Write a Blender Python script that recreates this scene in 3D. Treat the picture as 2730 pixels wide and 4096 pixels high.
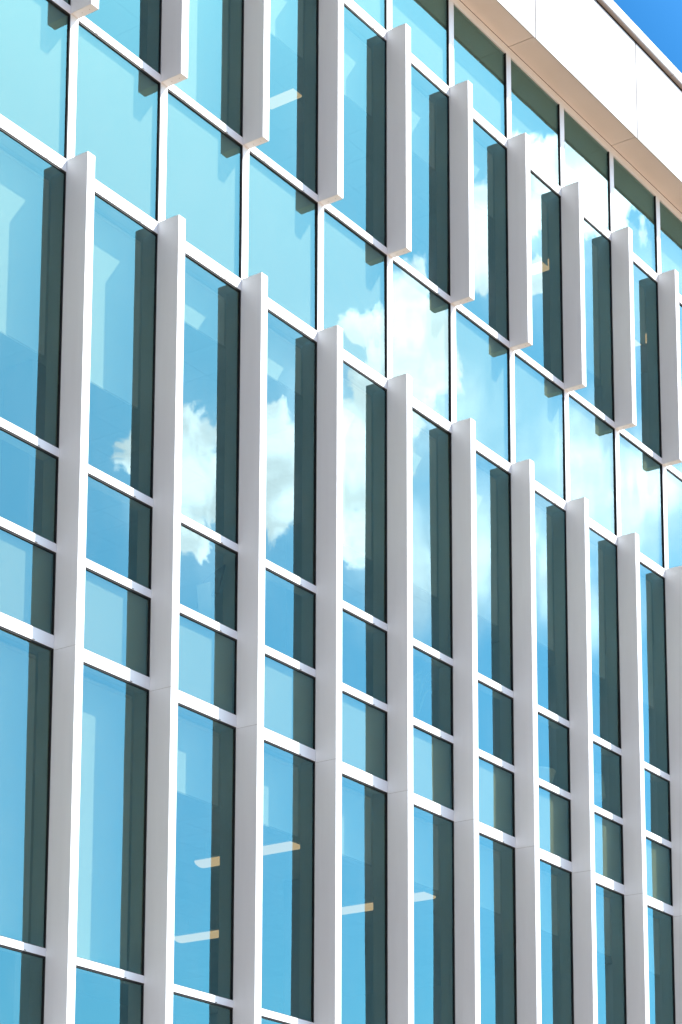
import bpy, bmesh, math, random
from mathutils import Vector, Matrix, noise as mnoise

for o in list(bpy.data.objects):
    bpy.data.objects.remove(o)
SC = bpy.context.scene
COL = SC.collection
random.seed(7)

# ------------------------------------------------------------------ camera
cam = bpy.data.cameras.new('camera')
cam_ob = bpy.data.objects.new('camera', cam)
COL.objects.link(cam_ob)
RX = (0.628965, -0.777133, 0.02159)
UP = (-0.155231, -0.098326, 0.982973)
FW = (0.761778, 0.621607, 0.182479)
m = Matrix(((RX[0], UP[0], -FW[0]), (RX[1], UP[1], -FW[1]), (RX[2], UP[2], -FW[2]))).to_4x4()
m.translation = (-16.1642, -13.84028, -12.70352)
cam_ob.matrix_world = m
cam.sensor_fit = 'VERTICAL'
cam.sensor_height = 36.0
cam.sensor_width = 24.0
cam.lens = 9291.858 / 4096 * 36.0
cam.shift_x = (1365 - 394.717) / 4096
cam.shift_y = (4085.312 - 2048) / 4096
cam.clip_start = 0.1
cam.clip_end = 3000
SC.camera = cam_ob

# ------------------------------------------------------------------ sun and sky
SUN = Vector((1.213, -1.0, 1.80)).normalized()
SUN_EL = math.asin(SUN.z)
SUN_AZ = math.atan2(SUN.x, SUN.y)            # clockwise from +Y
sun = bpy.data.lights.new('sun', 'SUN')
sun.energy = 4.6
sun.angle = math.radians(0.5)
sun.color = (1.0, 0.96, 0.90)
sun_ob = bpy.data.objects.new('sun', sun)
COL.objects.link(sun_ob)
sun_ob.rotation_euler = SUN.to_track_quat('Z', 'Y').to_euler()

SKY_STRENGTH = 0.10
CRISP = [(0.7100, -0.5746, 0.4071, 0.0089, 0.80), (0.7267, -0.5452, 0.4179, 0.0134, 1.00), (0.7327, -0.5516, 0.3985, 0.0171, 1.00), (0.7443, -0.5222, 0.4163, 0.0152, 1.00), (0.7530, -0.5237, 0.3985, 0.0180, 1.00), (0.7429, -0.5366, 0.4002, 0.0162, 1.00), (0.7599, -0.5022, 0.4127, 0.0161, 1.00), (0.7709, -0.4986, 0.3964, 0.0179, 1.00), (0.7780, -0.5010, 0.3792, 0.0135, 0.90), (0.7409, -0.5551, 0.3780, 0.0081, 0.90), (0.7597, -0.5238, 0.3854, 0.0099, 0.80), (0.7636, -0.4791, 0.4328, 0.0142, 1.00), (0.7504, -0.4770, 0.4576, 0.0079, 0.90), (0.7602, -0.4603, 0.4585, 0.0149, 1.00), (0.7668, -0.4643, 0.4432, 0.0176, 1.00), (0.7712, -0.4796, 0.4185, 0.0169, 0.90), (0.7648, -0.4334, 0.4767, 0.0121, 1.00), (0.7565, -0.4284, 0.4942, 0.0103, 0.90), (0.7580, -0.4075, 0.5093, 0.0094, 1.00), (0.7658, -0.4080, 0.4971, 0.0120, 1.00), (0.7669, -0.3979, 0.5035, 0.0136, 1.00), (0.7740, -0.3903, 0.4985, 0.0171, 1.00), (0.7794, -0.4149, 0.4695, 0.0087, 0.80), (0.7849, -0.3789, 0.4902, 0.0120, 0.80), (0.7709, -0.3808, 0.5106, 0.0085, 0.60)]
SOFT = [(0.7936, -0.4809, 0.3728, 0.0270, 0.70), (0.8075, -0.4578, 0.3719, 0.0269, 0.75), (0.8238, -0.4385, 0.3592, 0.0197, 0.80), (0.8383, -0.4223, 0.3449, 0.0125, 0.70), (0.8184, -0.4150, 0.3974, 0.0265, 0.85), (0.8300, -0.3976, 0.3913, 0.0240, 0.95), (0.7782, -0.4630, 0.4242, 0.0231, 0.50), (0.7730, -0.4132, 0.4813, 0.0259, 0.40), (0.7627, -0.4954, 0.4158, 0.0393, 0.35), (0.7387, -0.5447, 0.3969, 0.0360, 0.30), (0.8033, -0.3811, 0.4576, 0.0259, 0.20)]

world = bpy.data.worlds.new('World')
SC.world = world
world.use_nodes = True
wt = world.node_tree
wt.nodes.clear()


def N(t, typ, **kw):
    n = t.nodes.new(typ)
    for k, v in kw.items():
        if k == 'inp':
            for a, b in v.items():
                n.inputs[a].default_value = b
        else:
            setattr(n, k, v)
    return n


def math_n(t, op, a, b=None, clamp=False):
    n = N(t, 'ShaderNodeMath', operation=op, use_clamp=clamp)
    for i, v in enumerate((a, b)):
        if v is None:
            continue
        if isinstance(v, (int, float)):
            n.inputs[i].default_value = v
        else:
            t.links.new(v, n.inputs[i])
    return n.outputs[0]


def mixcol(t, fac, a, b, blend='MIX'):
    n = N(t, 'ShaderNodeMix', data_type='RGBA', blend_type=blend)
    for s, v in ((n.inputs[0], fac), (n.inputs[6], a), (n.inputs[7], b)):
        if isinstance(v, (int, float)):
            s.default_value = v
        elif isinstance(v, tuple):
            s.default_value = v if len(v) == 4 else (*v, 1)
        else:
            t.links.new(v, s)
    return n.outputs[2]


def maprange(t, v, a, b, c, d, smooth=False):
    n = N(t, 'ShaderNodeMapRange', interpolation_type='SMOOTHSTEP' if smooth else 'LINEAR')
    t.links.new(v, n.inputs[0])
    for i, x in zip((1, 2, 3, 4), (a, b, c, d)):
        n.inputs[i].default_value = x
    return n.outputs[0]


def build_world():
    t = wt
    L = t.links.new
    tc = N(t, 'ShaderNodeTexCoord')
    nrm = N(t, 'ShaderNodeVectorMath', operation='NORMALIZE')
    L(tc.outputs['Generated'], nrm.inputs[0])
    d0 = nrm.outputs[0]
    sky = N(t, 'ShaderNodeTexSky', sky_type='NISHITA', sun_disc=False, sun_elevation=SUN_EL,
            sun_rotation=SUN_AZ, altitude=50, air_density=1.0, dust_density=1.2, ozone_density=3.0)
    hs = N(t, 'ShaderNodeHueSaturation')
    hs.inputs['Saturation'].default_value = 1.25
    L(sky.outputs[0], hs.inputs['Color'])
    # bright sky round the sun, deeper blue away from it
    dot = N(t, 'ShaderNodeVectorMath', operation='DOT_PRODUCT')
    L(d0, dot.inputs[0])
    dot.inputs[1].default_value = SUN
    glow = maprange(t, dot.outputs['Value'], 0.60, 0.80, 0.0, 1.0, True)
    gain = math_n(t, 'MULTIPLY_ADD', glow, 1.47)
    gain.node.inputs[2].default_value = 0.50
    hot = maprange(t, dot.outputs['Value'], 0.84, 1.0, 0.0, 0.12, True)
    gain = math_n(t, 'SUBTRACT', gain, hot)
    tint = N(t, 'ShaderNodeVectorMath', operation='MULTIPLY')
    L(hs.outputs[0], tint.inputs[0])
    L(mixcol(t, glow, (0.25, 0.92, 1.16), (0.92, 1.08, 0.97)), tint.inputs[1])
    base = N(t, 'ShaderNodeVectorMath', operation='SCALE')
    L(tint.outputs[0], base.inputs[0])
    L(gain, base.inputs['Scale'])
    # clouds, placed by direction
    nz = N(t, 'ShaderNodeTexNoise', inp={'Scale': 26.0, 'Detail': 8.0, 'Roughness': 0.6})
    L(d0, nz.inputs['Vector'])
    off = N(t, 'ShaderNodeVectorMath', operation='SUBTRACT')
    L(nz.outputs['Color'], off.inputs[0])
    off.inputs[1].default_value = (0.5, 0.5, 0.5)
    sc_ = N(t, 'ShaderNodeVectorMath', operation='SCALE')
    L(off.outputs[0], sc_.inputs[0])
    sc_.inputs['Scale'].default_value = 0.022
    add = N(t, 'ShaderNodeVectorMath', operation='ADD')
    L(d0, add.inputs[0])
    L(sc_.outputs[0], add.inputs[1])
    dw = add.outputs[0]

    def mask(blobs, scale):
        acc = None
        for x, y, z, r, w in blobs:
            dist = N(t, 'ShaderNodeVectorMath', operation='DISTANCE')
            L(dw, dist.inputs[0])
            dist.inputs[1].default_value = (x, y, z)
            v = maprange(t, dist.outputs['Value'], 0.0, r * scale, w, 0.0, True)
            acc = v if acc is None else math_n(t, 'MAXIMUM', acc, v)
        return acc
    crisp = mask(CRISP, 2.15)
    soft = math_n(t, 'MULTIPLY', mask(SOFT, 1.7), 1.2)
    n2 = N(t, 'ShaderNodeTexNoise', inp={'Scale': 75.0, 'Detail': 10.0, 'Roughness': 0.66})
    L(dw, n2.inputs['Vector'])
    nn = math_n(t, 'SUBTRACT', n2.outputs[0], 0.5)
    v = math_n(t, 'ADD', crisp, math_n(t, 'MULTIPLY', nn, 1.3))
    cov = maprange(t, v, 0.36, 0.64, 0.0, 1.0, True)
    n3 = N(t, 'ShaderNodeTexNoise', inp={'Scale': 22.0, 'Detail': 6.0, 'Roughness': 0.6})
    L(dw, n3.inputs['Vector'])
    sv = math_n(t, 'MULTIPLY', soft, maprange(t, n3.outputs[0], 0.30, 0.65, 0.55, 1.0))
    cov = math_n(t, 'MAXIMUM', cov, sv, clamp=True)
    n4 = N(t, 'ShaderNodeTexNoise', inp={'Scale': 38.0, 'Detail': 5.0, 'Roughness': 0.55})
    L(d0, n4.inputs['Vector'])
    lum = maprange(t, n4.outputs[0], 0.36, 0.62, 0.66, 1.08, True)
    cc = N(t, 'ShaderNodeVectorMath', operation='SCALE')
    cc.inputs[0].default_value = CLOUD
    L(lum, cc.inputs['Scale'])
    col = mixcol(t, cov, base.outputs[0], cc.outputs[0])
    bg = N(t, 'ShaderNodeBackground')
    L(col, bg.inputs['Color'])
    bg.inputs['Strength'].default_value = SKY_STRENGTH
    out = N(t, 'ShaderNodeOutputWorld')
    L(bg.outputs[0], out.inputs[0])


CLOUD = (55.0, 30.0, 27.0)
build_world()

SC.view_settings.view_transform = 'Standard'
SC.view_settings.look = 'None'
SC.view_settings.exposure = 1.35
SC.view_settings.gamma = 1.0
SC.render.engine = 'CYCLES'
SC.cycles.use_denoising = True
SC.cycles.max_bounces = 10
SC.cycles.transparent_max_bounces = 16
SC.cycles.caustics_reflective = False
SC.cycles.sample_clamp_indirect = 6.0


# ------------------------------------------------------------------ materials
def new_mat(name):
    mt = bpy.data.materials.new(name)
    mt.use_nodes = True
    t = mt.node_tree
    t.nodes.clear()
    out = N(t, 'ShaderNodeOutputMaterial')
    return mt, t, out


def plain(name, col, rough=0.5, var=0.06, scale=3.0, spec=0.4, bump=0.0, stretch=(1, 1, 1), metallic=0.0):
    mt, t, out = new_mat(name)
    L = t.links.new
    tc = N(t, 'ShaderNodeTexCoord')
    mp = N(t, 'ShaderNodeMapping')
    mp.inputs['Scale'].default_value = stretch
    geo = N(t, 'ShaderNodeNewGeometry')
    L(geo.outputs['Position'], mp.inputs['Vector'])
    nz = N(t, 'ShaderNodeTexNoise', inp={'Scale': scale, 'Detail': 6.0, 'Roughness': 0.6})
    L(mp.outputs[0], nz.inputs['Vector'])
    f = maprange(t, nz.outputs[0], 0.3, 0.7, 1 - var, 1 + var)
    sc_ = N(t, 'ShaderNodeVectorMath', operation='SCALE')
    sc_.inputs[0].default_value = col
    if name.startswith(('powder', 'fascia', 'soffit', 'spandrel')):
        info = N(t, 'ShaderNodeObjectInfo')
        f = math_n(t, 'MULTIPLY', f, maprange(t, info.outputs['Random'], 0, 1, 0.955, 1.03))
    L(f, sc_.inputs['Scale'])
    p = N(t, 'ShaderNodeBsdfPrincipled')
    L(sc_.outputs[0], p.inputs['Base Color'])
    p.inputs['Roughness'].default_value = rough
    p.inputs['Specular IOR Level'].default_value = spec
    p.inputs['Metallic'].default_value = metallic
    if bump:
        b = N(t, 'ShaderNodeBump', inp={'Strength': bump, 'Distance': 0.002})
        n2 = N(t, 'ShaderNodeTexNoise', inp={'Scale': scale * 14, 'Detail': 3.0})
        L(mp.outputs[0], n2.inputs['Vector'])
        L(n2.outputs[0], b.inputs['Height'])
        L(b.outputs[0], p.inputs['Normal'])
    L(p.outputs[0], out.inputs[0])
    return mt


def glass_mat(name, refl, trans, ior=2.2):
    mt, t, out = new_mat(name)
    L = t.links.new
    geo = N(t, 'ShaderNodeNewGeometry')
    info = N(t, 'ShaderNodeObjectInfo')
    tc = N(t, 'ShaderNodeTexCoord')
    offs = N(t, 'ShaderNodeVectorMath', operation='MULTIPLY_ADD')
    cmb = N(t, 'ShaderNodeCombineXYZ')
    rnd = math_n(t, 'MULTIPLY', info.outputs['Random'], 37.0)
    for i in range(3):
        L(rnd, cmb.inputs[i])
    L(geo.outputs['Position'], offs.inputs[0])
    offs.inputs[1].default_value = (1, 1, 0.55)
    L(cmb.outputs[0], offs.inputs[2])
    nz = N(t, 'ShaderNodeTexNoise', inp={'Scale': 1.3, 'Detail': 1.0, 'Roughness': 0.4})
    L(offs.outputs[0], nz.inputs['Vector'])
    b = N(t, 'ShaderNodeBump', inp={'Strength': 1.0, 'Distance': 0.0028})
    L(nz.outputs[0], b.inputs['Height'])
    gl = N(t, 'ShaderNodeBsdfGlossy', inp={'Roughness': 0.0, 'Color': (*refl, 1)})
    L(b.outputs[0], gl.inputs['Normal'])
    tr = N(t, 'ShaderNodeBsdfTransparent', inp={'Color': (*trans, 1)})
    clear = N(t, 'ShaderNodeBsdfTransparent', inp={'Color': (1, 1, 1, 1)})
    fr = N(t, 'ShaderNodeFresnel', inp={'IOR': ior})
    mx = N(t, 'ShaderNodeMixShader')
    L(fr.outputs[0], mx.inputs[0])
    L(tr.outputs[0], mx.inputs[1])
    L(gl.outputs[0], mx.inputs[2])
    # light dust film on the outer face
    df = N(t, 'ShaderNodeBsdfDiffuse', inp={'Color': (0.5, 0.52, 0.5, 1)})
    nd = N(t, 'ShaderNodeTexNoise', inp={'Scale': 2.2, 'Detail': 7.0, 'Roughness': 0.7})
    L(offs.outputs[0], nd.inputs['Vector'])
    df_f = maprange(t, nd.outputs[0], 0.45, 0.8, 0.002, 0.03)
    m0 = N(t, 'ShaderNodeMixShader')
    L(df_f, m0.inputs[0])
    L(mx.outputs[0], m0.inputs[1])
    L(df.outputs[0], m0.inputs[2])
    m2 = N(t, 'ShaderNodeMixShader')              # only the outer face reflects
    L(geo.outputs['Backfacing'], m2.inputs[0])
    L(m0.outputs[0], m2.inputs[1])
    L(clear.outputs[0], m2.inputs[2])
    L(m2.outputs[0], out.inputs[0])
    return mt


def emit(name, col, strength):
    mt, t, out = new_mat(name)
    e = N(t, 'ShaderNodeEmission', inp={'Color': (*col, 1), 'Strength': strength})
    t.links.new(e.outputs[0], out.inputs[0])
    return mt


def tile_mat():
    mt, t, out = new_mat('ceiling_tiles')
    geo = N(t, 'ShaderNodeNewGeometry')
    br = N(t, 'ShaderNodeTexBrick', offset=0.0, inp={'Scale': 1.0, 'Brick Width': 0.6, 'Row Height': 0.6, 'Mortar Size': 0.012,
           'Color1': (0.58, 0.58, 0.56, 1), 'Color2': (0.64, 0.64, 0.62, 1), 'Mortar': (0.53, 0.53, 0.52, 1)})
    t.links.new(geo.outputs['Position'], br.inputs['Vector'])
    p = N(t, 'ShaderNodeBsdfPrincipled', inp={'Roughness': 0.85})
    t.links.new(br.outputs['Color'], p.inputs['Base Color'])
    t.links.new(p.outputs[0], out.inputs[0])
    return mt


M = {
    'alu': plain('powder_coated_aluminium', (0.83, 0.85, 0.86), 0.42, 0.018, 2.0, 0.45, 0.2, (5, 5, 0.5)),
    'panel': plain('fascia_panel_paint', (0.42, 0.42, 0.425), 0.6, 0.03, 0.5, 0.4),
    'soffit': plain('soffit_panel_paint', (0.76, 0.70, 0.64), 0.4, 0.03, 1.2, 0.4),
    'gasket': plain('black_rubber', (0.012, 0.012, 0.013), 0.55, 0.2, 8, 0.3),
    'inner': plain('inner_frame_paint', (0.45, 0.46, 0.455), 0.5, 0.05, 3, 0.3),
    'backing': plain('spandrel_backing', (0.60, 0.59, 0.56), 0.7, 0.03, 1.0, 0.2),
    'blind': plain('blind_fabric', (0.82, 0.82, 0.80), 0.9, 0.03, 30, 0.1, 0.2),
    'slab': plain('slab_concrete', (0.35, 0.34, 0.33), 0.85, 0.08, 2, 0.2),
    'ceiling': tile_mat(),
    'wall': plain('interior_wall_paint', (0.35, 0.33, 0.31), 0.8, 0.08, 0.8, 0.2),
    'render': plain('side_wall_render', (0.6, 0.6, 0.58), 0.8, 0.06, 1.0, 0.2, 0.3),
    'roof': plain('roof_membrane', (0.4, 0.4, 0.4), 0.8, 0.08, 1.0, 0.2),
    'hole': plain('dark_recess', (0.03, 0.025, 0.02), 0.8, 0.1, 20, 0.1),
    'screw': plain('steel_screw', (0.25, 0.22, 0.2), 0.4, 0.1, 20, 0.5, metallic=0.6),
    'ground': plain('pale_paving', (0.285, 0.19, 0.13), 0.9, 0.15, 0.25, 0.2, 0.2),
    'dark': plain('dark_plastic', (0.03, 0.035, 0.045), 0.4, 0.1, 6, 0.4),
    'pale': plain('pale_plastic', (0.80, 0.82, 0.80), 0.5, 0.05, 6, 0.4),
    'ceramic': plain('white_ceramic', (0.8, 0.78, 0.72), 0.3, 0.03, 6, 0.5),
    'leaf': plain('pale_leaf', (0.45, 0.52, 0.40), 0.5, 0.15, 20, 0.4),
    'housing': plain('lamp_housing', (0.75, 0.74, 0.7), 0.5, 0.03, 6, 0.3),
    'vision': glass_mat('vision_glass', (0.31, 0.82, 0.98), (0.42, 0.455, 0.36)),
    'spandrel': glass_mat('spandrel_glass', (0.31, 0.82, 0.98), (0.42, 0.455, 0.36)),
    'lamp': emit('warm_lamp', (1.0, 0.66, 0.38), 0.5),
}


# ------------------------------------------------------------------ helpers
def add_box(bm, x0, x1, y0, y1, z0, z1):
    vs = [bm.verts.new(p) for p in ((x0, y0, z0), (x1, y0, z0), (x1, y1, z0), (x0, y1, z0),
                                    (x0, y0, z1), (x1, y0, z1), (x1, y1, z1), (x0, y1, z1))]
    for f in ((0, 3, 2, 1), (4, 5, 6, 7), (0, 1, 5, 4), (1, 2, 6, 5), (2, 3, 7, 6), (3, 0, 4, 7)):
        bm.faces.new([vs[i] for i in f])


def add_lathe(bm, prof, cx, cy, n=32):
    rings = []
    for r, z in prof:
        rings.append([bm.verts.new((cx + r * math.cos(2 * math.pi * k / n), cy + r * math.sin(2 * math.pi * k / n), z))
                      for k in range(n)])
    for a, b in zip(rings, rings[1:]):
        for k in range(n):
            bm.faces.new((a[k], a[(k + 1) % n], b[(k + 1) % n], b[k]))
    bm.faces.new(rings[0][::-1])
    bm.faces.new(rings[-1])


def link(name, bm, mat, parent=None, bevel=0.0, smooth=False, origin=None):
    if bevel:
        bmesh.ops.bevel(bm, geom=list(bm.edges), offset=bevel, segments=2, affect='EDGES', profile=0.6)
    if origin is not None:
        bmesh.ops.translate(bm, verts=bm.verts, vec=-Vector(origin))
    me = bpy.data.meshes.new(name)
    bm.normal_update()
    bm.to_mesh(me)
    bm.free()
    me.materials.append(M[mat])
    if smooth:
        for p in me.polygons:
            p.use_smooth = True
    o = bpy.data.objects.new(name, me)
    COL.objects.link(o)
    if origin is not None:
        o.location = origin
    if parent is not None:
        o.parent = parent
        if origin is not None and parent.type == 'MESH':
            o.location = Vector(origin) - world_loc(parent)
        elif parent.type == 'MESH':
            o.location = -world_loc(parent)
    return o


def world_loc(o):
    v = Vector(o.location)
    while o.parent:
        o = o.parent
        v += o.location
    return v


def box(name, mat, parent, x0, x1, y0, y1, z0, z1, bevel=0.0):
    bm = bmesh.new()
    add_box(bm, x0, x1, y0, y1, z0, z1)
    return link(name, bm, mat, parent, bevel)


def thing(name, label, cat, loc=(0, 0, 0), group=None):
    o = bpy.data.objects.new(name, None)
    o.location = loc
    o['label'] = label
    o['category'] = cat
    if group:
        o['group'] = group
    COL.objects.link(o)
    return o


# ------------------------------------------------------------------ dimensions (metres, facade plane y = 0)
W = 1.5
FW_ = 0.121            # fin and mullion width
FD = 0.268             # fin depth
GROUND = -14.3
BAYS = range(0, 12)
COLS = range(-1, 12)
GL = 0.021             # glass plane
# transoms: (bottom, top)
TR = {'u': (4.474, 4.606), 'b': (1.612, 1.703), 't': (-0.132, 0.003), 'r1': (-3.169, -3.081), 'r2': (-4.153, -4.065),
      'rj': (-5.128, -4.996), 'r4': (-8.150, -8.073), 'r5': (-9.140, -9.057)}
HEAD = (5.868, 5.985)
ZB, ZU, ZJ = 1.6215, 4.606, -5.142

# ------------------------------------------------------------------ ground
bm = bmesh.new()
add_box(bm, -900, 900, -900, 900, GROUND - 0.5, GROUND)
g = link('ground', bm, 'ground')
g['kind'] = 'structure'

# ------------------------------------------------------------------ the building
B = thing('office_building', 'white office building with green tinted glass curtain wall and deep vertical fins', 'building')
XL, XR = -1.5 + FW_, 16.5

for c in COLS:
    x = c * W
    mu = box('mullion', 'alu', B, x, x + FW_, 0.0, 0.006, -9.7, HEAD[0], 0.0012)
    box('gasket', 'gasket', mu, x - 0.010, x + FW_ + 0.010, 0.0065, 0.0275, -9.7, HEAD[0])
    box('inner_mullion', 'inner', mu, x + 0.008, x + FW_ - 0.008, 0.046, 0.205, -9.7, HEAD[0] + 0.02, 0.002)

for b in BAYS:
    x0, x1 = (b - 1) * W + FW_ + 0.001, b * W - 0.001
    for k, (z0, z1) in TR.items():
        tr = box('transom', 'alu', B, x0, x1, 0.0006, 0.0066, z0, z1, 0.0012)
        box('gasket', 'gasket', tr, x0 + 0.010, x1 - 0.010, 0.0071, 0.0270, z0 - 0.018, z1 + 0.006)
        bm = bmesh.new()
        for q in (0.22, 0.78):
            xc = x0 + (x1 - x0) * q
            add_box(bm, xc - 0.016, xc + 0.016, -0.0008, 0.0004, z0 + 0.004, z0 + 0.010)
        link('weep_slot', bm, 'hole', tr)
        box('inner_transom', 'inner', tr, x0 + 0.010, x1 - 0.010, 0.047, 0.200, z0 + 0.008, z1 - 0.008, 0.002)
    order = [HEAD[0]] + [v for k in ('u', 'b', 't', 'r1', 'r2', 'rj', 'r4', 'r5') for v in TR[k][::-1]]
    spans = [(order[i + 1], order[i]) for i in range(0, len(order), 2) if i + 1 < len(order)]
    kinds = ['spandrel', 'vision', 'spandrel', 'vision', 'vision', 'spandrel', 'vision', 'vision']
    for (z0, z1), kd in zip(spans, kinds):
        ct = ((x0 + x1) / 2, GL + 0.012, (z0 + z1) / 2)
        bm = bmesh.new()
        add_box(bm, x0 + 0.0, x1 - 0.0, GL, GL + 0.024, z0 + 0.0, z1 - 0.0)
        p = link('spandrel_panel' if kd == 'spandrel' else 'window', bm, kd, B, origin=ct)
        p.rotation_euler = (random.gauss(0, 0.002), 0, random.gauss(0, 0.002))
        if kd == 'spandrel':
            box('backing_panel', 'backing', p, x0 + 0.004, x1 - 0.004, 0.056, 0.100, z0 + 0.004, z1 - 0.004)
    box('base_panel', 'alu', B, x0, x1, 0.012, 0.042, GROUND, TR['r5'][0] - 0.02)

# fins: a short one on every mullion of the top storey, a long two-piece one below
def fin(x, z0, z1, holes):
    bm = bmesh.new()
    add_box(bm, x + 0.0006, x + FW_ - 0.0006, -FD, -0.0008, z0, z1)
    f = link('fin', bm, 'alu', B, 0.0016)
    if holes:
        ec = box('end_cap', 'alu', f, x + 0.004, x + FW_ - 0.004, -FD + 0.004, -0.006, z0 - 0.0025, z0 - 0.0003)
        for yy in (-FD + 0.07, -0.10):
            bm = bmesh.new()
            add_lathe(bm, [(0.0035, z0 - 0.0045), (0.0042, z0 - 0.0038), (0.0042, z0 - 0.0027)], x + FW_ * 0.5, yy, 12)
            link('screw', bm, 'screw', f)
    return f


for c in COLS:
    x = c * W
    fin(x, ZB, ZU, True)
    fin(x, ZJ + 0.0015, 0.0, False)
    fin(x, GROUND, ZJ - 0.0015, False)
    # the dark tongue that shows in the joint between the two pieces
    box('joint_sleeve', 'screw', B, x + 0.004, x + FW_ - 0.004, -FD + 0.003, -0.004, ZJ - 0.08, ZJ + 0.08).hide_render = False

# head rail, soffit, fascia and coping
FY = -0.41
PANEL_X = [0.06 + 3.0 * k for k in range(-1, 7)]
box('head_rail', 'alu', B, XL - FW_, XR + FW_, 0.0003, 0.06, HEAD[0] + 0.0005, HEAD[1], 0.0012)
for a, b_ in zip(PANEL_X, PANEL_X[1:]):
    sp = box('soffit_panel', 'soffit', B, a + 0.007, b_ - 0.007, FY + 0.016, -0.004, 5.989, 5.999)
    fp = box('fascia_panel', 'panel', B, a + 0.010, b_ - 0.010, FY, FY + 0.012, 5.955, 7.465, 0.0015)
box('soffit_backing', 'hole', B, PANEL_X[0], PANEL_X[-1], FY + 0.014, 0.05, 6.004, 6.03)
box('fascia_shade_backing', 'hole', B, PANEL_X[0], PANEL_X[-1], FY + 0.0135, FY + 0.06, 6.04, 7.52)  # dark colour paints the shade under the coping; also backs the open joints
for k in range(-1, 6):
    a = 1.2 + 3.0 * k
    bm = bmesh.new()
    prof = [(FY - 0.045, 7.520), (FY - 0.052, 7.535), (FY - 0.052, 7.66), (FY - 0.046, 7.695), (FY - 0.030, 7.722),
            (FY - 0.005, 7.738), (0.25, 7.752), (0.25, 7.520)]
    r0 = [bm.verts.new((max(a, PANEL_X[0]) + 0.006, y, z)) for y, z in prof]
    r1 = [bm.verts.new((min(a + 3.0, PANEL_X[-1]) - 0.006, y, z)) for y, z in prof]
    n = len(prof)
    for i in range(n):
        bm.faces.new((r0[i], r0[(i + 1) % n], r1[(i + 1) % n], r1[i]))
    bm.faces.new(r0)
    bm.faces.new(r1[::-1])
    bmesh.ops.recalc_face_normals(bm, faces=bm.faces)
    link('coping', bm, 'panel', B)

# body behind the curtain wall
DEP = 11.0
box('roof_slab', 'roof', B, XL, XR, 0.10, DEP, 6.05, 6.45)
box('parapet_wall', 'render', B, XL, XR, FY + 0.07, 0.10, 6.06, 7.50)
for z0, z1 in ((4.72, 5.35), (0.10, 1.50), (-5.00, -4.30), (-10.0, -9.25)):
    box('floor_slab', 'slab', B, XL, XR, 0.26, DEP, z0 + 0.04, z1)
    box('ceiling', 'ceiling', B, XL, XR, 0.28, DEP, z0, z0 + 0.03)
box('back_wall', 'wall', B, XL, XR, DEP + 0.01, DEP + 0.31, GROUND, 6.05)
box('end_wall', 'render', B, XL - 0.35, XL - 0.13, 0.03, DEP + 0.31, GROUND, 6.04)
box('end_wall', 'render', B, XR + 0.13, XR + 0.35, 0.03, DEP + 0.31, GROUND, 6.04)
for xx in (3.2, 9.2, 15.0):
    for z0, z1 in ((1.51, 4.71), (-4.29, 0.09), (-9.24, -5.01)):
        box('column', 'wall', B, xx, xx + 0.45, 3.2, 3.65, z0, z1)
for b in BAYS:       # ledge inside the low windows
    box('window_ledge', 'inner', B, (b - 1) * W + FW_ + 0.01, b * W - 0.01, 0.206, 0.55, -4.11, -4.075, 0.003)

# ------------------------------------------------------------------ roller blinds
ORD = ['leftmost', 'second', 'third', 'fourth', 'fifth', 'sixth', 'seventh', 'eighth', 'ninth', 'tenth', 'eleventh', 'twelfth']
ROWS = {
    'up': (4.46, {b: 3.50 for b in range(0, 12)}, 'short top storey'),
    'mid': (-0.14, {0: -2.07, 1: -2.05, 2: -0.75, 3: -0.75, 4: -2.26, 5: -2.26, 6: -2.18, 7: -2.08, 8: -2.06, 9: -2.07, 10: -2.1, 11: -2.1}, 'tall middle'),
    'low': (-5.14, {0: -8.06, 1: -8.06, 2: -5.98, 3: -5.98, 4: -5.985, 5: -5.985, 6: -5.98, 7: -5.98, 8: -5.98, 9: -5.98, 10: -5.98, 11: -5.98}, 'lower storey'),
}
ROWS['up'][1].update({8: 2.4, 2: 1.72, 0: 1.72})
for key, (ztop, drops, rowname) in ROWS.items():
    for b, zb in drops.items():
        x0, x1 = (b - 1) * W + FW_ + 0.012, b * W - 0.012
        state = 'drawn fully down' if zb < ztop - 2.6 else ('drawn halfway' if zb < ztop - 1.4 else 'drawn a short way down')
        th = thing('roller_blind', 'pale blind %s, %s window from the left, %s row' % (state, ORD[b], rowname),
                   'blind', ((x0 + x1) / 2, 0.23, ztop), 'roller blinds inside the windows')
        cx = (x0 + x1) / 2
        bm = bmesh.new()
        add_box(bm, x0 - cx, x1 - cx, -0.012, -0.0105, zb - ztop + 0.02, -0.06)
        link('fabric', bm, 'blind', th)
        bm = bmesh.new()
        add_box(bm, x0 - cx, x1 - cx, -0.018, -0.004, zb - ztop, zb - ztop + 0.02)
        link('bottom_bar', bm, 'inner', th, 0.003)
        bm = bmesh.new()
        add_lathe(bm, [(0.028, x0 - cx), (0.028, x1 - cx)], 0, 0, 16)
        bmesh.ops.rotate(bm, verts=bm.verts, cent=(0, 0, 0), matrix=Matrix.Rotation(math.pi / 2, 3, 'Y'))
        bmesh.ops.translate(bm, verts=bm.verts, vec=(0, 0.018, -0.032))
        link('roller', bm, 'blind', th)

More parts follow.
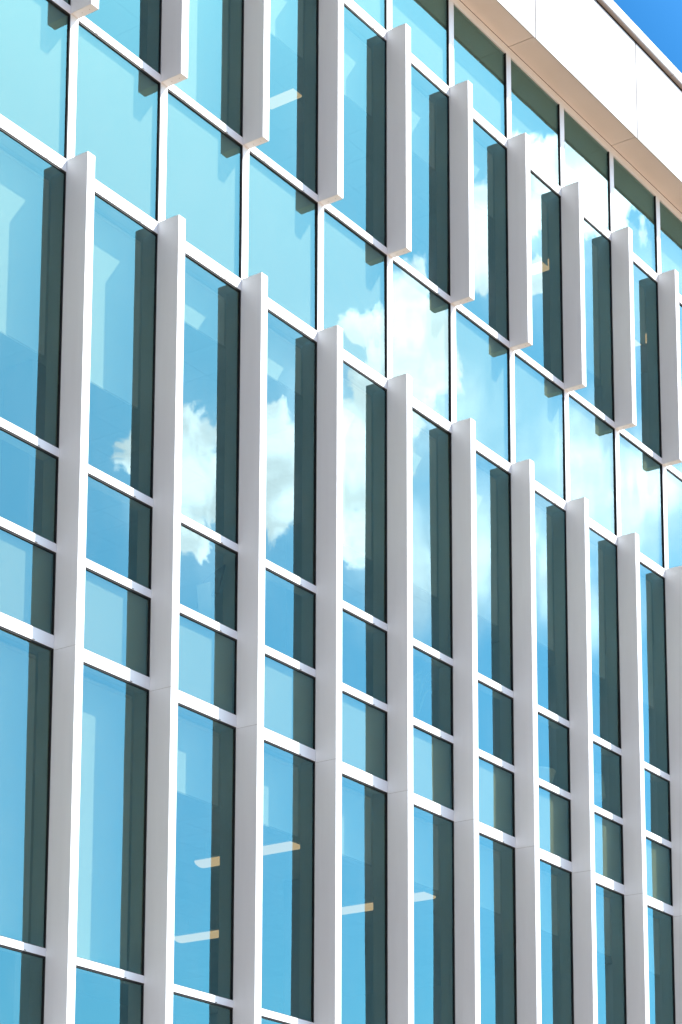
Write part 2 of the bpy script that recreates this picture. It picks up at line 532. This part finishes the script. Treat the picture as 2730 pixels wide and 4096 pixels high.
# ------------------------------------------------------------------ ceiling lights
LIGHTS = [
    (6.155, 6.355, 1.50, 1.95, 4.45, 4.72, 'bright curved ceiling light in the top storey window of the fourth bay'),
    (11.93, 12.19, 0.90, 1.32, 4.45, 4.72, 'ceiling light glowing amber in the top storey window of the eighth bay'),
    (14.86, 15.12, 0.85, 1.20, 4.45, 4.72, 'ceiling light in the rightmost visible top storey window'),
    (6.82, 7.10, 3.00, 3.40, -5.30, -5.00, 'small ceiling light high in the third lower storey window'),
    (10.20, 10.50, 5.45, 6.30, -5.30, -5.00, 'long ceiling light low in the third lower storey window'),
    (6.72, 7.00, 1.85, 2.46, -5.30, -5.00, 'long ceiling light across the fourth lower storey window'),
    (10.00, 10.27, 2.70, 3.40, -5.30, -5.00, 'long ceiling light across the fifth lower storey window'),
    (9.86, 10.17, 1.85, 2.20, -5.30, -5.00, 'pale ceiling light beside the fin in the sixth lower storey window'),
]
for x0, x1, y0, y1, z, zc, lab in LIGHTS:
    cx, cy = (x0 + x1) / 2, (y0 + y1) / 2
    th = thing('ceiling_light', lab, 'light', (cx, cy, zc), 'ceiling lights inside the offices')
    hw, hl, dz = (x1 - x0) / 2, (y1 - y0) / 2, z - zc
    bm = bmesh.new()                      # curved diffuser tray
    n = 10
    ra, rb = [], []
    for i in range(n + 1):
        a = math.pi * i / n
        px_, pz_ = -hw * math.cos(a), dz + 0.03 - 0.06 * math.sin(a)
        ra.append(bm.verts.new((px_, -hl, pz_)))
        rb.append(bm.verts.new((px_, hl, pz_)))
    for i in range(n):
        bm.faces.new((ra[i], ra[i + 1], rb[i + 1], rb[i]))
    bm.faces.new(ra[::-1]); bm.faces.new(rb)
    bm.faces.new((ra[0], rb[0], rb[-1], ra[-1]))
    bmesh.ops.recalc_face_normals(bm, faces=bm.faces)
    link('diffuser', bm, 'lamp', th)
    bm = bmesh.new()
    add_box(bm, -hw * 0.95, hw * 0.95, -hl, hl, dz + 0.032, dz + 0.06)
    link('housing', bm, 'housing', th, 0.004)
    for sy in (-0.6, 0.6):
        bm = bmesh.new()
        add_box(bm, -0.004, 0.004, sy * hl - 0.004, sy * hl + 0.004, dz + 0.06, 0.0)
        link('hanger', bm, 'housing', th)

# ------------------------------------------------------------------ things on the inner ledges
SILL = -4.074
th = thing('bowl', 'round white bowl on the ledge behind the eighth low window', 'bowl', (7 * W - 0.33, 0.33, SILL))
bm = bmesh.new()
add_lathe(bm, [(0.10, 0.0), (0.16, 0.02), (0.225, 0.16), (0.25, 0.25), (0.262, 0.265), (0.255, 0.275), (0.235, 0.25), (0.15, 0.05), (0.05, 0.03)], 0, 0, 40)
link('bowl_body', bm, 'ceramic', th, smooth=True)

th = thing('table_lamp', 'table lamp with a dim drum shade behind the ninth low window', 'lamp', (8 * W - 0.20, 0.36, SILL))
bm = bmesh.new()
add_lathe(bm, [(0.09, 0.0), (0.09, 0.015), (0.02, 0.03), (0.015, 0.36), (0.01, 0.38)], 0, 0, 24)
link('lamp_base', bm, 'dark', th, smooth=True)
bm = bmesh.new()
add_lathe(bm, [(0.17, 0.30), (0.19, 0.32), (0.16, 0.62), (0.15, 0.625), (0.12, 0.60)], 0, 0, 32)
link('lamp_shade', bm, 'pale', th, smooth=True)

th = thing('potted_plant', 'pale leafed plant in a pot behind the sixth low window', 'plant', (5 * W - 0.28, 0.36, SILL))
bm = bmesh.new()
add_lathe(bm, [(0.07, 0.0), (0.10, 0.16), (0.105, 0.18), (0.09, 0.17)], 0, 0, 24)
link('pot', bm, 'ceramic', th, smooth=True)
bm = bmesh.new()
rr = random.Random(4)
for k in range(22):
    az = rr.uniform(0, 2 * math.pi)
    ln, ht = rr.uniform(0.12, 0.30), rr.uniform(0.45, 0.85)
    wdt = rr.uniform(0.02, 0.04)
    prev = None
    for s in range(6):
        u = s / 5
        r = ln * u
        z = 0.16 + (ht - 0.16) * math.sin(u * 2.0) / 0.95
        wv = wdt * math.sin(math.pi * (0.12 + 0.86 * u))
        c_ = Vector((r * math.cos(az), r * math.sin(az), z))
        sd = Vector((-math.sin(az), math.cos(az), 0)) * wv
        cur = (bm.verts.new(c_ - sd), bm.verts.new(c_ + sd + Vector((0, 0, 0.006))))
        if prev:
            bm.faces.new((prev[0], prev[1], cur[1], cur[0]))
        prev = cur
link('foliage', bm, 'leaf', th)

th = thing('computer_monitor', 'dark backed monitor on a pale stand behind the third low window', 'monitor', (2 * W - 0.03, 0.36, SILL))
bm = bmesh.new()
add_box(bm, -0.012, 0.012, -0.26, 0.26, -0.17, 0.17)
bmesh.ops.rotate(bm, verts=bm.verts, cent=(0, 0, 0), matrix=Matrix.Rotation(math.radians(-28), 3, 'Z') @ Matrix.Rotation(math.radians(14), 3, 'Y'))
bmesh.ops.translate(bm, verts=bm.verts, vec=(0.03, 0, 0.60))
link('screen', bm, 'dark', th, 0.006)
bm = bmesh.new()
add_box(bm, -0.03, 0.03, -0.09, 0.09, 0.012, 0.60)
bmesh.ops.rotate(bm, verts=bm.verts, cent=(0, 0, 0), matrix=Matrix.Rotation(math.radians(-8), 3, 'Y'))
link('stand', bm, 'pale', th, 0.006)
bm = bmesh.new()
add_box(bm, -0.11, 0.11, -0.12, 0.12, 0.0, 0.014)
link('foot', bm, 'pale', th, 0.004)
